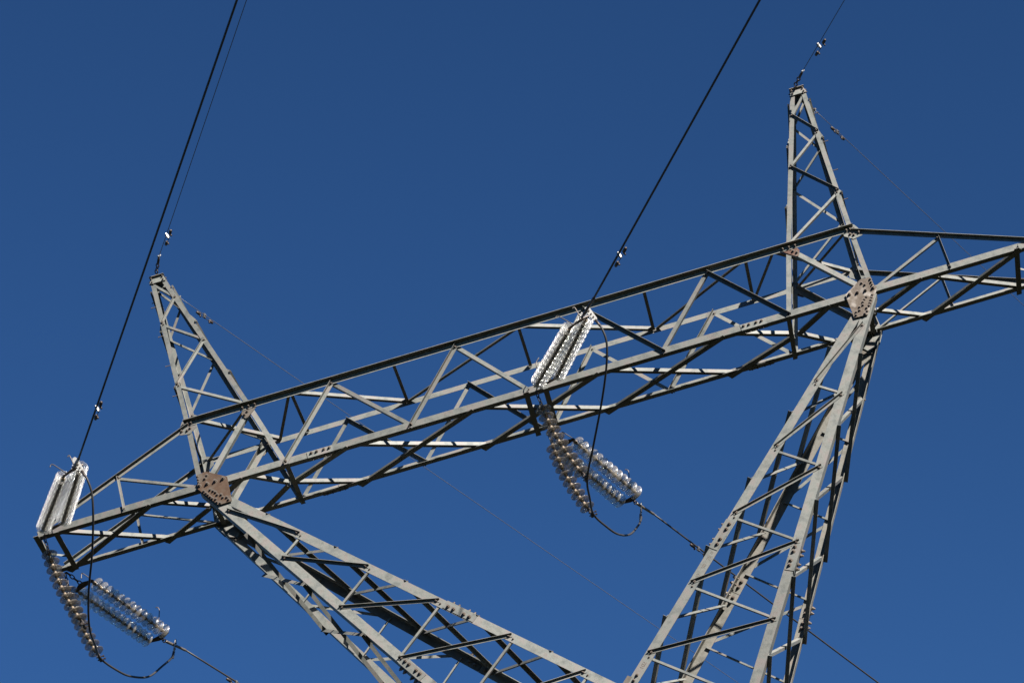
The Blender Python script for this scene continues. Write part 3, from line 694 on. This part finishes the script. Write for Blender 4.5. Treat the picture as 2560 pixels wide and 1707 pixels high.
    dead_end(ft[0], ft[1], dF, A, dA, 'dark clamp with white bolted pad atop the bright insulator pair %s' % w0,
             [[(1.10, -3.1, -.259), (1.0, -3.1, -.13), (.86, -3.1, .045), (.81, -3.1, .06), (.775, -3.1, .01)], [(1.277, -3.1, -.093), (1.235, -3.1, .12), (1.21, -3.1, .165), (1.18, -3.1, .13)]],
             ((1.44 + pt[0], -3.5, -.20), (1.565 + pt[0], -3.5, -.60), (1, 0, .3), None))
    dead_end(re[0], re[1], dR, B, dB, 'pale clamp at the lower end of the clear insulator pair %s' % w0,
             [[(1.40, 3.22, -.5), (1.422, 3.3, -.316), (1.449, 3.3, -.18), (1.43, 3.3, -.11), (1.38, 3.3, -.09)]],
             ((1.53 + pt[1], 3.8, -.745), (1.43 + pt[1], 3.76, -1.07), (0, 1, 0), None))
    wire('conductor', A, dA, .00028, .0225, 'thick dark wire rising from the bright insulator pair %s' % w0, 'power conductors')
    wire('conductor', B, dB, .0006, .020, 'dark wire running down right from the clear insulator pair %s' % w0, 'power conductors')
    bm = bmesh.new(); J = catmull([V(q) for q in jump], 8); b0 = O + V(jump[0]); tube(bm, [O + q - b0 for q in J], .0235, 10)
    j = finish('jumper_cable', bm, 'cable', None, True); j.location = b0; tag(j, 'black jumper cable looping below the hanging strings %s' % w0, 'cable', 'jumper cables')

JC = [(1.575, -3.5, -.63), (1.63, -3.48, -.80), (1.64, -3.33, -1.08), (1.50, -3.0, -1.42), (1.22, -2.4, -1.80), (.80, -1.5, -2.22), (.482, -.8, -2.528), (.42, 0, -2.54), (.404, .8, -2.46), (.60, 1.35, -2.52), (.80, 1.85, -2.49), (1.05, 2.45, -2.23), (1.30, 3.0, -1.75), (1.42, 3.5, -1.30), (1.43, 3.75, -1.06)]
JL = [(1.505, -3.5, -.63), (1.56, -3.48, -.80), (1.57, -3.32, -1.06), (1.45, -3.0, -1.42), (1.16, -2.3, -1.84), (.80, -1.5, -2.22), (.56, -.8, -2.58), (.46, 0, -2.54), (.39, .8, -2.45), (.62, 1.4, -2.53), (.80, 1.85, -2.48), (1.06, 2.45, -2.25), (1.32, 3.0, -1.77), (1.47, 3.5, -1.35), (1.505, 3.75, -1.08)]
phase(0.0, 'at mid-bridge', V((1.658, -4.0, -.361 + Z0)), V((.504, -1, -.06)), V((1.738, 4.3, -.827 + Z0)), V((.554, 1, -.25)), (0, 0), JC)
phase(-10.97, 'at the left arm tip', V((-9.411, -4.0, -.587 + Z0)), V((.488, -1, -.06)), V((-9.261, 4.3, -.795 + Z0)), V((.558, 1, -.25)), (-.07, .08), JL)

def on(p, d, t): p = V(p); d = V(d); return p + d * t + V((0, 0, Z0))
damper(on((1.658, -4, -.361), (.504, -1, -.06), 1.36), (.504, -1, -.06), 'dark damper with two weights on the thick wire above mid-bridge', side=V((.35, 0, -1)))
damper(on((-9.411, -4, -.587), (.488, -1, -.06), 1.71), (.488, -1, -.06), 'dark damper on the thick wire left of the left peak', side=V((.35, 0, -1)))
damper(on((1.738, 4.3, -.827), (.554, 1, -.25), 1.41), (.554, 1, -.25), 'brownish damper below the rear wire, just left of the right leg')
damper(on((-9.261, 4.3, -.795), (.558, 1, -.25), 1.40), (.558, 1, -.25), 'damper cut by the bottom edge under the lower left wire')
# ---- earth wires on the peaks
GE = 'thin earth wires'
for s, nm, S1, d1, t1, S2, d2, t2 in ((-1, 'left', (-7.346, -.5, 6.472), (.496, -1, -.03), .70, (-7.279, 1.0, 6.297), (.54, 1, -.2), .72), (1, 'right', (7.774, -.5, 6.358), (.53, -1, -.03), .80, (7.915, 1.0, 6.317), (.522, 1, -.2), .80)):
    a1 = V(S1) + V((0, 0, Z0)); a2 = V(S2) + V((0, 0, Z0)); xa = s * 7.545
    wire('earth_wire', a1, d1, .0002, .0085, 'thin dark earth wire rising from the %s peak to the top edge' % nm, GE, 'earth', segs=6)
    wire('earth_wire', a2, d2, .0003, .0070, 'hair-thin earth wire running down right from behind the %s peak' % nm, GE, 'earth', segs=6)
    damper(on(S1, d1, t1), d1, 'small dark damper on the thin wire above the %s peak' % nm, .85, V((.45, 0, -1)))
    damper(on(S2, d2, t2), d2, 'small grey-brown damper on the thin wire right of the %s peak' % nm, .85)
    for q, qb, lb in ((a1, P3(xa + (.0), -.12, ZA + .2), 'dark chain and clamp holding the front earth wire on the %s peak' % nm), (a2, P3(xa, .15, ZA + .1), 'small clamp tying the rear earth wire behind the %s peak' % nm)):
        r_ = empty('earth_wire_clamp', qb); tag(r_, lb, 'clamp', 'earth wire clamps'); v_ = q - qb; ax = v_.normalized(); L_ = v_.length; side = ax.orthogonal().normalized()
        n_ = 3; bm = bmesh.new()
        for j in range(n_):
            c0 = ax * (L_ * .55 * (j + .5) / n_); sd2 = side if j % 2 else ax.cross(side)
            tube(bm, [c0 + ax * math.cos(u) * L_ * .105 + sd2 * math.sin(u) * .038 for u in [2 * math.pi * m / 12 for m in range(13)]], .014, 6)
        finish('shackle', bm, 'fitting', r_, True)
        bm = bmesh.new(); tube(bm, [ax * L_ * u for u in (.5, .55, .8, 1.0)], lambda u: (.018, .03, .03, .02)[min(3, int(u * 3.01))], 10); finish('clamp_sleeve', bm, 'fitting', r_, True)
        bm = bmesh.new(); cyl(bm, v_ - side * .05, side * .10, .02, 8); finish('clamp_bolt', bm, 'alu', r_)
